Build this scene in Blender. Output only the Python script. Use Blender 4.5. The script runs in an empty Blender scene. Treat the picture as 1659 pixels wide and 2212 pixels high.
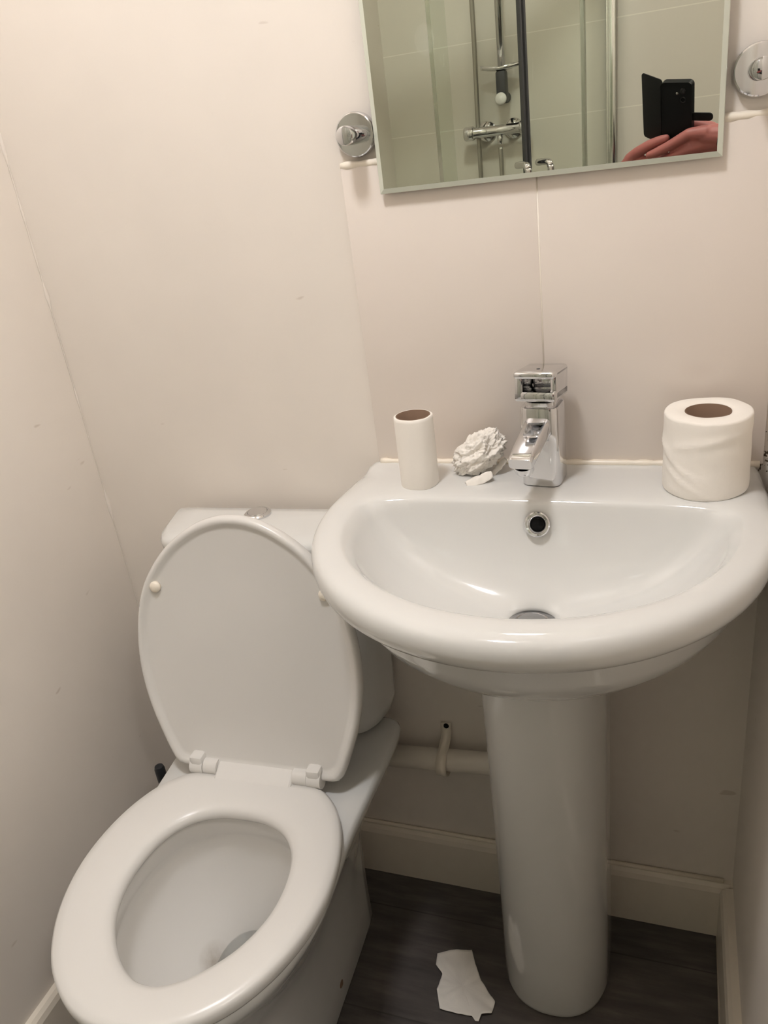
import bpy, bmesh, math, random
from mathutils import Vector, Matrix, noise, Euler
random.seed(4)
PI = math.pi
scene = bpy.context.scene
COL = scene.collection

# ------------------------------------------------------------------ helpers
def link(name, me, mat=None, parent=None, smooth=True, loc=None):
    o = bpy.data.objects.new(name, me)
    COL.objects.link(o)
    if mat is not None:
        me.materials.append(mat)
    if smooth:
        for p in me.polygons:
            p.use_smooth = True
    if parent is not None:
        o.parent = parent
    if loc is not None:
        o.location = loc
    return o

def mesh(name, verts, faces, mat=None, parent=None, smooth=True, loc=None, fix=True):
    me = bpy.data.meshes.new(name)
    me.from_pydata([tuple(v) for v in verts], [], faces)
    me.update()
    if fix:
        bm = bmesh.new(); bm.from_mesh(me)
        bmesh.ops.recalc_face_normals(bm, faces=bm.faces)
        bm.to_mesh(me); bm.free()
    return link(name, me, mat, parent, smooth, loc)

def sharp(o, deg=35):
    """smooth shading with hard edges kept"""
    me = o.data
    bm = bmesh.new(); bm.from_mesh(me)
    for e in bm.edges:
        if len(e.link_faces) == 2 and e.calc_face_angle(0) > math.radians(deg):
            e.smooth = False
    bm.to_mesh(me); bm.free()
    return o

def loft(rings, cap0=True, cap1=True, closed=True, loop=False):
    n = len(rings[0]); v = []; f = []
    for r in rings: v += [Vector(p) for p in r]
    m = len(rings)
    for i in range(m if loop else m - 1):
        j = (i + 1) % m
        for k in range(n if closed else n - 1):
            l = (k + 1) % n
            f.append((i*n+k, i*n+l, j*n+l, j*n+k))
    if not loop:
        if cap0: f.append(tuple(range(n - 1, -1, -1)))
        if cap1: f.append(tuple((m - 1)*n + k for k in range(n)))
    return v, f

def merge(parts):
    V = []; F = []
    for v, f in parts:
        b = len(V); V += list(v); F += [tuple(b + i for i in q) for q in f]
    return V, F

def xform(vf, mat):
    return [mat @ Vector(p) for p in vf[0]], vf[1]

def boxm(lo, hi, bev=0.0, seg=2):
    bm = bmesh.new()
    bmesh.ops.create_cube(bm, size=1)
    for v in bm.verts:
        v.co = Vector(((lo[i] + hi[i])/2 + v.co[i]*(hi[i]-lo[i]) for i in range(3)))
    if bev > 0:
        bmesh.ops.bevel(bm, geom=list(bm.edges), offset=bev, segments=seg, profile=.5, affect='EDGES')
    bm.verts.index_update()
    v = [x.co.copy() for x in bm.verts]; f = [tuple(x.index for x in q.verts) for q in bm.faces]
    bm.free()
    return v, f

def tube(pts, rad, n=16, caps=True):
    pts = [Vector(p) for p in pts]
    rings = []
    t0 = (pts[1] - pts[0]).normalized()
    a = Vector((0, 0, 1)) if abs(t0.z) < .9 else Vector((1, 0, 0))
    nrm = t0.cross(a).normalized()
    for i, p in enumerate(pts):
        t = (pts[min(i+1, len(pts)-1)] - pts[max(i-1, 0)]).normalized()
        nrm = (nrm - t*nrm.dot(t)).normalized()
        b = t.cross(nrm)
        r = rad[i] if isinstance(rad, (list, tuple)) else rad
        rings.append([p + (nrm*math.cos(2*PI*k/n) + b*math.sin(2*PI*k/n))*r for k in range(n)])
    return loft(rings, caps, caps)

def lathe(prof, n=48, cap0=True, cap1=True):
    """profile of (radius, z) about the z axis"""
    rings = [[Vector((r*math.cos(2*PI*k/n), r*math.sin(2*PI*k/n), z)) for k in range(n)] for r, z in prof]
    return loft(rings, cap0, cap1)

def along(d, at):
    """matrix sending z axis to direction d, origin to at"""
    q = Vector((0, 0, 1)).rotation_difference(Vector(d).normalized())
    return Matrix.Translation(Vector(at)) @ q.to_matrix().to_4x4()

def catmull(pts, sub=8, closed=True):
    out = []; n = len(pts)
    rng = n if closed else n - 1
    for i in range(rng):
        g = lambda k: Vector(pts[k % n]) if closed else Vector(pts[max(0, min(n-1, k))])
        p0, p1, p2, p3 = g(i-1), g(i), g(i+1), g(i+2)
        for s in range(sub):
            t = s/sub
            out.append(.5*((2*p1) + (p2-p0)*t + (2*p0-5*p1+4*p2-p3)*t*t + (3*p1-p0-3*p2+p3)*t**3))
    if not closed: out.append(Vector(pts[-1]))
    return out

def polar(poly, c, n=128):
    """resample a closed outline by angle about c"""
    out = []
    m = len(poly)
    for k in range(n):
        a = 2*PI*(k + .5)/n
        d = (math.cos(a), math.sin(a)); best = None
        for i in range(m):
            p, q = poly[i], poly[(i+1) % m]
            ex, ey = q[0]-p[0], q[1]-p[1]
            den = d[0]*ey - d[1]*ex
            if abs(den) < 1e-12: continue
            wx, wy = p[0]-c[0], p[1]-c[1]
            t = (wx*ey - wy*ex)/den
            s = (wx*d[1] - wy*d[0])/den
            if t > 0 and -1e-9 <= s <= 1+1e-9 and (best is None or t > best): best = t
        out.append((c[0]+d[0]*best, c[1]+d[1]*best))
    return out

def lerp2(A, B, t):
    return [(a[0]+(b[0]-a[0])*t, a[1]+(b[1]-a[1])*t) for a, b in zip(A, B)]
def scale2(A, c, kx, ky=None):
    ky = kx if ky is None else ky
    return [(c[0]+(a[0]-c[0])*kx, c[1]+(a[1]-c[1])*ky) for a in A]
def at_z(A, z):
    return [Vector((a[0], a[1], z)) for a in A]

def rrect(w, h, r, n=6):
    """rounded rectangle outline centred on 0"""
    out = []
    for cx, cy, a0 in ((w/2-r, h/2-r, 0), (-w/2+r, h/2-r, PI/2), (-w/2+r, -h/2+r, PI), (w/2-r, -h/2+r, 3*PI/2)):
        for k in range(n):
            a = a0 + PI/2*k/(n-1)
            out.append((cx+r*math.cos(a), cy+r*math.sin(a)))
    return out

def thing(name, label, cat, loc=(0, 0, 0), rotz=0, group=None):
    o = bpy.data.objects.new(name, None); COL.objects.link(o)
    o.empty_display_size = .03
    o.location = loc; o.rotation_euler = (0, 0, rotz)
    return tag(o, label, cat, group)
def tag(o, label, cat, group=None):
    o['label'] = label; o['category'] = cat
    if group: o['group'] = group
    return o
def struct(o, label=None, cat=None):
    o['kind'] = 'structure'
    if label: o['label'] = label
    if cat: o['category'] = cat
    return o

# ------------------------------------------------------------------ materials
def mat(name, col, rough=.5, metal=0, **kw):
    m = bpy.data.materials.new(name); m.use_nodes = True
    b = m.node_tree.nodes['Principled BSDF']
    b.inputs['Base Color'].default_value = (*col, 1)
    b.inputs['Roughness'].default_value = rough
    b.inputs['Metallic'].default_value = metal
    for k, v in kw.items(): b.inputs[k].default_value = v
    return m
def N(m, t, **kw):
    n = m.node_tree.nodes.new(t)
    for k, v in kw.items(): setattr(n, k, v)
    return n
def L_(m, a, b): m.node_tree.links.new(a, b)
def bsdf(m): return m.node_tree.nodes['Principled BSDF']
def noise_tex(m, scale, detail=4, rough=.55, vec=None):
    n = N(m, 'ShaderNodeTexNoise'); n.inputs['Scale'].default_value = scale
    n.inputs['Detail'].default_value = detail; n.inputs['Roughness'].default_value = rough
    if vec is not None: L_(m, vec, n.inputs['Vector'])
    return n
def objcoord(m): return N(m, 'ShaderNodeTexCoord').outputs['Object']
def ramp(m, fac, stops):
    r = N(m, 'ShaderNodeValToRGB')
    e = r.color_ramp.elements
    while len(e) < len(stops): e.new(.5)
    for i, (p, c) in enumerate(stops):
        e[i].position = p; e[i].color = (*c, 1) if len(c) == 3 else c
    L_(m, fac, r.inputs['Fac'])
    return r
def mixc(m, fac, a, b, mode='MIX'):
    n = N(m, 'ShaderNodeMix', data_type='RGBA', blend_type=mode)
    if isinstance(fac, (int, float)): n.inputs[0].default_value = fac
    else: L_(m, fac, n.inputs[0])
    for s, v in ((6, a), (7, b)):
        if isinstance(v, tuple): n.inputs[s].default_value = (*v, 1)
        else: L_(m, v, n.inputs[s])
    return n.outputs[2]
def bump(m, h, strength=.2, dist=.001):
    b = N(m, 'ShaderNodeBump'); b.inputs['Strength'].default_value = strength
    b.inputs['Distance'].default_value = dist
    L_(m, h, b.inputs['Height']); L_(m, b.outputs['Normal'], bsdf(m).inputs['Normal'])
def mathn(m, op, a, b=None, c=None):
    n = N(m, 'ShaderNodeMath', operation=op)
    for i, v in enumerate((a, b, c)):
        if v is None: continue
        if isinstance(v, (int, float)): n.inputs[i].default_value = v
        else: L_(m, v, n.inputs[i])
    return n.outputs[0]

def paint(name, col, mould=False):
    m = mat(name, col, .42)
    co = objcoord(m)
    big = noise_tex(m, 3.2, 3, .6, co)
    c1 = ramp(m, big.outputs['Fac'], [(.35, tuple(x*.955 for x in col)), (.65, col)])
    # scuff specks
    mp = N(m, 'ShaderNodeMapping'); mp.inputs['Scale'].default_value = (14, 14, 38); L_(m, co, mp.inputs['Vector'])
    sp = noise_tex(m, 1.1, 2, .5, mp.outputs['Vector'])
    s = ramp(m, sp.outputs['Fac'], [(.735, (0, 0, 0)), (.765, (1, 1, 1))])
    f = mathn(m, 'MULTIPLY', s.outputs['Color'], .38)
    c2 = mixc(m, f, c1.outputs['Color'], (.42, .33, .25))
    if mould:
        d = N(m, 'ShaderNodeVectorMath', operation='DISTANCE'); L_(m, co, d.inputs[0]); d.inputs[1].default_value = (.103, 0, .857)
        near = mathn(m, 'SUBTRACT', 1.0, mathn(m, 'MULTIPLY', d.outputs['Value'], 26)); 
        sp2 = noise_tex(m, 190, 3, .6, co)
        k = mathn(m, 'GREATER_THAN', mathn(m, 'ADD', sp2.outputs['Fac'], mathn(m, 'MULTIPLY', near, .28)), .74)
        k = mathn(m, 'MULTIPLY', k, mathn(m, 'GREATER_THAN', near, 0))
        c2 = mixc(m, k, c2, (.10, .07, .045))
    L_(m, c2, bsdf(m).inputs['Base Color'])
    fine = noise_tex(m, 240, 2, .5, co)
    bump(m, fine.outputs['Fac'], .12, .0006)
    return m

M = {}
M['paint'] = paint('wall_paint', (.83, .772, .708))
M['paint_back'] = paint('wall_paint_back', (.83, .772, .708), True)
M['skirt'] = mat('skirting_paint', (.78, .72, .63), .35)
M['ceil'] = mat('ceiling_paint', (.82, .78, .72), .7)
M['ceramic'] = mat('ceramic', (.69, .69, .672), .07, **{'Coat Weight': .3, 'Coat Roughness': .03})
M['plastic'] = mat('white_plastic', (.72, .705, .68), .27)
M['chrome'] = mat('chrome', (.68, .68, .69), .06, 1)
M['steel'] = mat('dull_steel', (.36, .36, .37), .16, 1)
M['dark'] = mat('dark_hole', (.006, .006, .006), .9)
M['black_plastic'] = mat('black_plastic', (.012, .014, .018), .4)
M['leather'] = mat('black_leather', (.004, .005, .006), .55, **{'Specular IOR Level': .25})
M['lens'] = mat('lens_glass', (.01, .01, .012), .05)
M['pipe'] = mat('painted_pipe', (.78, .73, .65), .4)
M['sealant'] = mat('sealant', (.86, .79, .68), .3)
M['mirror'] = mat('mirror_silver', (.725, .74, .66), .0, 1)
M['mirror_edge'] = mat('mirror_edge', (.66, .69, .60), .22, .25)
M['card'] = mat('cardboard', (.19, .118, .076), .85)
M['skin'] = mat('skin', (.40, .135, .125), .5, **{'Subsurface Weight': .15, 'Subsurface Radius': (.01, .004, .002)})
M['knit'] = mat('dark_knit', (.016, .016, .02), .9)
M['trouser'] = mat('trouser_cloth', (.03, .035, .05), .9)
M['hair'] = mat('hair', (.05, .03, .02), .6)
M['shoe'] = mat('shoe', (.02, .02, .02), .5)
M['frame'] = mat('shower_chrome', (.62, .63, .62), .12, 1)
M['seal'] = mat('grey_seal', (.05, .05, .055), .5)
M['tray'] = mat('shower_tray', (.8, .8, .78), .25)
M['door_paint'] = mat('door_frame_paint', (.82, .79, .70), .35)

m = mat('splashback_tile', (.78, .71, .65), .16)
co = objcoord(m); nn = noise_tex(m, 4, 2, .5, co)
r_ = ramp(m, nn.outputs['Fac'], [(.3, (.765, .695, .635)), (.7, (.785, .715, .655))]); L_(m, r_.outputs['Color'], bsdf(m).inputs['Base Color'])
M['tile'] = m

m = mat('tissue', (.86, .82, .76), .95)
co = objcoord(m); nn = noise_tex(m, 180, 3, .6, co); bump(m, nn.outputs['Fac'], .35, .0008)
nn2 = noise_tex(m, 45, 3, .6, co)
M['tissue'] = m

# dark wood-effect floor, boards running along x
m = mat('floor_board', (.1, .08, .07), .38)
co = objcoord(m)
sep = N(m, 'ShaderNodeSeparateXYZ'); L_(m, co, sep.inputs[0])
row = mathn(m, 'FLOOR', mathn(m, 'DIVIDE', mathn(m, 'ADD', sep.outputs['Y'], .275), .19))
cmb = N(m, 'ShaderNodeCombineXYZ'); L_(m, mathn(m, 'ADD', mathn(m, 'MULTIPLY', sep.outputs['X'], 5.0), mathn(m, 'MULTIPLY', row, 3.7)), cmb.inputs[0])
L_(m, mathn(m, 'MULTIPLY', sep.outputs['Y'], 34), cmb.inputs[1])
g = noise_tex(m, 1.3, 6, .62, cmb.outputs[0])
cl = noise_tex(m, 11, 4, .6, co)
c1 = ramp(m, g.outputs['Fac'], [(.30, (.040, .036, .035)), (.5, (.10, .088, .082)), (.72, (.20, .175, .16))])
wn = N(m, 'ShaderNodeTexWhiteNoise', noise_dimensions='1D'); L_(m, row, wn.inputs['W'])
c2 = mixc(m, mathn(m, 'MULTIPLY', wn.outputs['Value'], .30), c1.outputs['Color'], (.24, .20, .18))
c2b = mixc(m, mathn(m, 'MULTIPLY', cl.outputs['Fac'], .8), c2, (.06, .055, .054))
fr = mathn(m, 'FRACT', mathn(m, 'DIVIDE', mathn(m, 'ADD', sep.outputs['Y'], .275), .19))
ln = mathn(m, 'LESS_THAN', fr, .012)
c3 = mixc(m, mathn(m, 'MULTIPLY', ln, .45), c2b, (.012, .010, .009))
L_(m, c3, bsdf(m).inputs['Base Color']); bump(m, g.outputs['Fac'], .12, .0006)
M['floor'] = m

# shower wall tiles 0.24 high
m = mat('shower_tile', (.78, .75, .68), .2)
co = objcoord(m)
sep = N(m, 'ShaderNodeSeparateXYZ'); L_(m, co, sep.inputs[0])
fz = mathn(m, 'FRACT', mathn(m, 'DIVIDE', mathn(m, 'SUBTRACT', sep.outputs['Z'], 1.262), .235))
ln = mathn(m, 'LESS_THAN', fz, .013)
c3 = mixc(m, mathn(m, 'MULTIPLY', ln, .8), (.76, .725, .655), (.92, .89, .80)); L_(m, c3, bsdf(m).inputs['Base Color'])
M['shower_tile'] = m

m = bpy.data.materials.new('clear_glass'); m.use_nodes = True
nt = m.node_tree; nt.nodes.clear()
out = nt.nodes.new('ShaderNodeOutputMaterial'); gl = nt.nodes.new('ShaderNodeBsdfGlossy'); tr = nt.nodes.new('ShaderNodeBsdfTransparent')
gl.inputs['Roughness'].default_value = .01; tr.inputs['Color'].default_value = (.945, .96, .94, 1)
mx = nt.nodes.new('ShaderNodeMixShader'); pass
mx.inputs[0].default_value = .004; nt.links.new(tr.outputs[0], mx.inputs[1]); nt.links.new(gl.outputs[0], mx.inputs[2]); nt.links.new(mx.outputs[0], out.inputs[0])
M['glass'] = m

m = bpy.data.materials.new('water'); m.use_nodes = True
nt = m.node_tree; nt.nodes.clear()
out = nt.nodes.new('ShaderNodeOutputMaterial'); gl = nt.nodes.new('ShaderNodeBsdfGlossy'); tr = nt.nodes.new('ShaderNodeBsdfTransparent')
gl.inputs['Roughness'].default_value = .02; tr.inputs['Color'].default_value = (.95, .96, .95, 1)
mx = nt.nodes.new('ShaderNodeMixShader'); fz_ = nt.nodes.new('ShaderNodeFresnel'); fz_.inputs['IOR'].default_value = 1.33
nt.links.new(fz_.outputs[0], mx.inputs[0]); nt.links.new(tr.outputs[0], mx.inputs[1]); nt.links.new(gl.outputs[0], mx.inputs[2]); nt.links.new(mx.outputs[0], out.inputs[0])
M['water'] = m

# bowl ceramic with limescale stain low down
m = mat('bowl_ceramic', (.80, .785, .76), .1)
co = objcoord(m)
sep = N(m, 'ShaderNodeSeparateXYZ'); L_(m, co, sep.inputs[0])
d = N(m, 'ShaderNodeVectorMath', operation='DISTANCE'); L_(m, co, d.inputs[0]); d.inputs[1].default_value = (-.045, -.145, .200)
nn = noise_tex(m, 60, 3, .6, co)
near = mathn(m, 'SUBTRACT', 1.0, mathn(m, 'MULTIPLY', d.outputs['Value'], 28))
k = mathn(m, 'MULTIPLY', mathn(m, 'MAXIMUM', near, 0), nn.outputs['Fac'])
c3 = mixc(m, mathn(m, 'MINIMUM', mathn(m, 'MULTIPLY', k, 1.1), .8), (.80, .785, .76), (.30, .24, .17)); L_(m, c3, bsdf(m).inputs['Base Color'])
M['bowl'] = m

m = bpy.data.materials.new('lamp_glow'); m.use_nodes = True
b = m.node_tree.nodes['Principled BSDF']; b.inputs['Base Color'].default_value = (.9, .88, .84, 1)
b.inputs['Emission Color'].default_value = (1, .988, 1.0, 1); b.inputs['Emission Strength'].default_value = 119
M['lamp'] = m

# ------------------------------------------------------------------ camera
f_px = 1718.67
C0 = Vector((0, -1, 1.26))
r = Vector((.9408438722, .3161909629, -.1218034607))
u = -Vector((.0299866675, -.4357581720, -.8995641252))
w = Vector((-.3375109003, .8426969150, -.4194619191))
cam = bpy.data.cameras.new('camera'); co_ = bpy.data.objects.new('camera', cam); COL.objects.link(co_)
mw = Matrix.Identity(4)
for i in range(3):
    mw[i][0] = r[i]; mw[i][1] = u[i]; mw[i][2] = -w[i]; mw[i][3] = C0[i]
co_.matrix_world = mw
cam.sensor_fit = 'VERTICAL'; cam.sensor_height = 36; cam.sensor_width = 27; cam.lens = f_px*36/2212
cam.clip_start = .004
scene.camera = co_

# ------------------------------------------------------------------ room shell
XL, XR, YB, YS, ZC = -.90, .114, 0.0, -1.80, 2.36
def slab(name, lo, hi, mt, bev=0):
    o = mesh(name, *boxm(lo, hi, bev), mt, smooth=False)
    return struct(o)
slab('floor', (-1.0, -1.9, -.05), (1.35, .1, 0), M['floor'])
slab('ceiling', (-1.0, -1.9, ZC), (1.35, .1, ZC+.05), M['ceil'])
slab('wall_back', (-1.0, YB, 0), (1.35, .1, ZC), M['paint_back'])
slab('wall_left', (-1.0, -1.9, 0), (XL, YB, ZC), M['paint'])
slab('wall_front', (XL, -1.9, 0), (1.35, YS, ZC), M['shower_tile'])
# wall beside the basin with a doorway further out
vf = merge([boxm((XR, -.74, 0), (XR+.10, YB, ZC)), boxm((XR, -1.80, 0), (XR+.10, -1.70, ZC)), boxm((XR, -1.70, 2.02), (XR+.10, -.74, ZC))])
struct(mesh('wall_right', *vf, M['paint'], smooth=False))
slab('wall_hallway', (1.25, -1.80, 0), (1.35, YB, ZC), M['paint'])
# door lining
vf = merge([boxm((XR-.012, -.80, 0), (XR+.112, -.742, 2.04), .004), boxm((XR-.012, -1.70, 0), (XR+.112, -1.64, 2.04), .004), boxm((XR-.012, -1.64, 1.98), (XR+.112, -.80, 2.04), .004)])
struct(mesh('trim_1', *vf, M['door_paint'], smooth=False))
# skirting with eased top edge
def skirting(name, p0, p1, out, h=.117, t=.015):
    p0 = Vector(p0); p1 = Vector(p1); out = Vector(out)
    prof = [(0, 0), (t, 0), (t, h-.016), (t-.003, h-.007), (t-.008, h-.002), (0, h)]
    rings = [[p + out*a + Vector((0, 0, z)) for a, z in prof] for p in (p0, p1)]
    return struct(mesh(name, *loft(rings), M['skirt'], smooth=False))
skirting('baseboard_back', (XL, 0, 0), (XR, 0, 0), (0, -1, 0))
skirting('baseboard_left', (XL, -1.02, 0), (XL, -.015, 0), (1, 0, 0))
skirting('baseboard_right', (XR, -.738, 0), (XR, -.015, 0), (-1, 0, 0), t=.019)
# pipe-chase line of painted filler where skirting meets wall
struct(mesh('trim_2', *merge([tube([(XL+.02, -.004, .118), (-.5, -.004, .119), (-.2, -.004, .118), (.1, -.004, .119)], .0035, 8),
                              tube([(XR-.017, -.016, .002), (XR-.021, -.4, .002), (XR-.021, -.73, .002)], .003, 8)]), M['sealant']))
# bumpy filler down the corner of the painted walls
rng = random.Random(2)
pts = [(XL+.001, -.001, .45+i*.02) for i in range(90)]
struct(mesh('trim_3', *tube(pts, [.0008 + .0034*rng.random()**9 for _ in pts], 8), M['paint']))

# ------------------------------------------------------------------ splashback
sb = thing('splashback', 'pinkish glossy tile splashback between the basin and the mirror', 'splashback', (0, 0, .847))
x0, x1, xs, zt = -.394, .106, -.155, .390
vf = merge([boxm((x0, -.008, .001), (xs-.0007, -.0005, zt), .0012), boxm((xs+.0007, -.008, .001), (x1, -.0005, zt), .0012)])
sharp(mesh('tile_panel', *vf, M['tile'], sb))
mesh('grout', *boxm((xs-.0010, -.0074, .004), (xs+.0010, -.0006, zt-.002)), M['skirt'], sb)
def bead(name, a, b, rad, parent, seed):
    rg = random.Random(seed); n = 60
    P = [Vector(a).lerp(Vector(b), i/n) for i in range(n+1)]
    return mesh(name, *tube(P, [rad*(.8+.45*rg.random()) for _ in P], 10), M['sealant'], parent)
bead('sealant_bead', (x0, -.0045, zt+.001), (x1, -.0045, zt+.001), .0046, sb, 1)
bead('sealant_bead', (x0+.004, -.0095, .0015), (x1-.004, -.0095, .0015), .0040, sb, 2)

# ------------------------------------------------------------------ mirror
mx0, mx1, mz0, mz1, my = -.3425, .0415, 1.202, 1.80, -.019
mi = thing('wall_mirror', 'frameless mirror with thin polished edge hung above the basin', 'mirror', ((mx0+mx1)/2, 0, mz0))
hw, hh, bv = (mx1-mx0)/2, mz1-mz0, .0058
mesh('mirror_glass', [(-hw+bv, my, bv), (hw-bv, my, bv), (hw-bv, my, hh-bv), (-hw+bv, my, hh-bv),
                      (-hw+bv, my+.006, bv), (hw-bv, my+.006, bv), (hw-bv, my+.006, hh-bv), (-hw+bv, my+.006, hh-bv)],
     [(0, 1, 2, 3), (4, 7, 6, 5), (0, 4, 5, 1), (1, 5, 6, 2), (2, 6, 7, 3), (3, 7, 4, 0)], M['mirror'], mi, smooth=False)
def brect(m_, y): return [(-hw+m_, y, m_), (hw-m_, y, m_), (hw-m_, y, hh-m_), (-hw+m_, y, hh-m_)]
mesh('bevelled_edge', *loft([brect(bv, my), brect(.0006, my+.0016), brect(0, my+.0025), brect(0, my+.006), brect(bv, my+.006)], False, False), M['mirror_edge'], mi, smooth=False)
mesh('backing', *boxm((-hw+.02, my+.0062, .012), (hw-.02, -.0005, hh-.012)), M['seal'], mi, smooth=False)

# ------------------------------------------------------------------ chrome pegs
def peg(x, z, label):
    t = thing('robe_peg', label, 'peg', (x, 0, z), 0, 'chrome pegs either side of the mirror')
    mb = along((0, -1, 0), (0, 0, 0))
    sharp(mesh('wall_plate', *xform(lathe([(.0252, .0005), (.0252, .0085), (.0245, .0105), (.0232, .0115), (.0115, .0118)], 64), mb), M['chrome'], t), 25)
    sharp(mesh('peg_pin', *xform(lathe([(.0106, .0115), (.0106, .0445), (.0100, .0462), (.0085, .0468)], 48), mb), M['chrome'], t), 25)
    return t
peg(-.3685, 1.271, 'chrome robe peg on a round plate at the lower left edge of the mirror')
peg(.0725, 1.279, 'chrome robe peg on a round plate by the right edge of the mirror')

# ------------------------------------------------------------------ basin
bx = -.150
ba = thing('wash_basin', 'white ceramic pedestal washbasin with wide rounded rim', 'washbasin', (bx, 0, 0))
# local x is measured from the tap centre
NB = 160
outer = []
for k in range(61):                       # front half ellipse
    a = PI + PI*k/60
    outer.append(((.268 if math.cos(a) < 0 else .260)*math.cos(a), -.15 + .275*math.sin(a)))
outer += [(.259, -.10), (.259, -.06), (.257, -.04), (.250, -.018), (.240, -.003), (.1, -.001), (-.1, -.001), (-.243, -.003), (-.254, -.020), (-.262, -.042), (-.266, -.06), (-.2675, -.10)]
inner = []
for k in range(61):
    a = PI + PI*k/60
    inner.append((.222*math.cos(a), -.172 + .208*math.sin(a)))
for k in range(1, 40):
    a = PI*k/40
    c_, s_ = math.cos(a), math.sin(a)
    inner.append((.222*math.copysign(abs(c_)**.55, c_), -.172 + .052*abs(s_)**.55))
cB = (0, -.20)
O = polar(outer, cB, NB); I = polar(inner, cB, NB)
cW = (0, 0.0)
def out_k(k):   # shrink towards the wall centre
    return scale2(O, cW, 1-(1-k)*.62, k)
ped_top = [( .088*math.cos(2*PI*(k+.5)/NB), -.145 + .10*math.sin(2*PI*(k+.5)/NB)) for k in range(NB)]
under = out_k(.872)
rings = [at_z(ped_top, .676), at_z(lerp2(under, ped_top, .86), .679), at_z(lerp2(under, ped_top, .68), .686), at_z(lerp2(under, ped_top, .48), .697), at_z(lerp2(under, ped_top, .28), .713),
         at_z(lerp2(under, ped_top, .14), .732), at_z(lerp2(under, ped_top, .045), .754), at_z(under, .774), at_z(out_k(.885), .783), at_z(out_k(.8915), .7875), at_z(out_k(.8935), .7890), at_z(out_k(.8905), .7905), at_z(out_k(.8945), .7920),
         at_z(out_k(.908), .7940), at_z(out_k(.930), .7970), at_z(out_k(.955), .8015), at_z(out_k(.976), .8075), at_z(out_k(.990), .8140), at_z(out_k(.998), .8210), at_z(O, .8275)]
rim = [at_z(lerp2(O, I, t), z) for t, z in ((.012, .8335), (.05, .8388), (.115, .8425), (.20, .8450), (.31, .8466), (.44, .8474), (.60, .8476), (.76, .8473), (.88, .8465), (.96, .8452), (1.0, .8435))]
for k_ in range(NB):      # the deck stays level where it meets the wall
    s_ = min(1, max(0, (O[k_][1]+.045)/.032)); s_ = s_*s_*(3-2*s_)
    for rg in rim[:6]: rg[k_].z += (.8472-rg[k_].z)*s_
    rings[-1][k_].z += (.8465-rings[-1][k_].z)*s_
dr = (0.0, -.205)
bowl = []
for rr, zz in ((.975, .839), (.955, .830), (.93, .818), (.89, .802), (.84, .785), (.77, .768), (.68, .753), (.57, .741), (.45, .732), (.33, .7262), (.22, .7225), (.135, .7205)):
    dk = [(dr[0]+.030*math.cos(2*PI*(k+.5)/NB), dr[1]+.030*math.sin(2*PI*(k+.5)/NB)) for k in range(NB)]
    sc = scale2(I, dr, rr)
    tt = ((1-rr)/.865)**1.7
    bowl.append(at_z(lerp2(sc, dk, min(1, tt)), zz))
rings += rim + bowl + [at_z([(dr[0]+.027*math.cos(2*PI*(k+.5)/NB), dr[1]+.027*math.sin(2*PI*(k+.5)/NB)) for k in range(NB)], .715)]
mesh('basin_bowl', *loft(rings), M['ceramic'], ba)
# pedestal column
NP = 72
def ped_ring(a, b, yc, back):
    out_ = []
    for k in range(NP//2+1):
        t = PI + PI*k/(NP//2)
        out_.append((a*math.copysign(abs(math.cos(t))**.86, math.cos(t)), yc + b*math.sin(t)))
    out_ += [(a, yc+(back-yc)*.35), (a, yc+(back-yc)*.7), (a*.99, back), (0, back), (-a*.99, back), (-a, yc+(back-yc)*.7), (-a, yc+(back-yc)*.35)]
    return out_
pr = []
for z, a, b in ((0.0, .0800, .083), (.004, .0815, .0855), (.012, .0825, .0865), (.10, .0820, .0875), (.25, .0815, .091), (.40, .0815, .096), (.55, .082, .103), (.65, .083, .108), (.69, .086, .113)):
    pr.append(at_z([(x-.002, y) for x, y in ped_ring(a, b, -.130, -.056)], z))
mesh('pedestal', *loft(pr), M['ceramic'], ba)
# waste
wz = .7195
sharp(mesh('drain_flange', *xform(lathe([(.0305, 0), (.0305, .0018), (.0285, .0032), (.0230, .0030), (.0205, .0005), (.0205, -.006)], 64, False, False), Matrix.Translation((dr[0], dr[1], wz))), M['steel'], ba), 40)
sharp(mesh('drain_plug', *xform(lathe([(.019, -.004), (.019, .004), (.0175, .0062), (.010, .0078), (.002, .0082)], 48), Matrix.Translation((dr[0], dr[1], wz))), M['steel'], ba), 40)
ov = along((0, -1, .42), (-.001, -.1318, .8175))
of = sharp(mesh('overflow_ring', *xform(lathe([(.0155, -.004), (.0155, .0012), (.0140, .0026), (.0115, .0024), (.0082, -.001), (.0070, -.005)], 48, False, False), ov), M['chrome'], ba), 40)
mesh('overflow_hole', *xform(lathe([(.0074, -.0036), (.001, -.0037)], 32), ov), M['dark'], of)

# ------------------------------------------------------------------ tap
tp = thing('mixer_tap', 'chrome single lever mixer tap on the back of the basin', 'tap', (-.150, -.062, .8472), math.radians(-7))
rb = lambda w_, d_, r_, z, oy=0: [Vector((x, y+oy, z)) for x, y in rrect(w_, d_, r_)]
sharp(mesh('tap_body', *loft([rb(.044, .046, .010, 0), rb(.048, .050, .011, .0015), rb(.048, .050, .011, .012), rb(.0475, .0495, .011, .05), rb(.047, .048, .011, .098), rb(.045, .046, .010, .1015), rb(.040, .041, .009, .1022)]), M['chrome'], tp), 40)
sharp(mesh('tap_cartridge', *loft([rb(.038, .039, .012, .102), rb(.038, .039, .012, .1075)]), M['chrome'], tp), 40)
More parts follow.
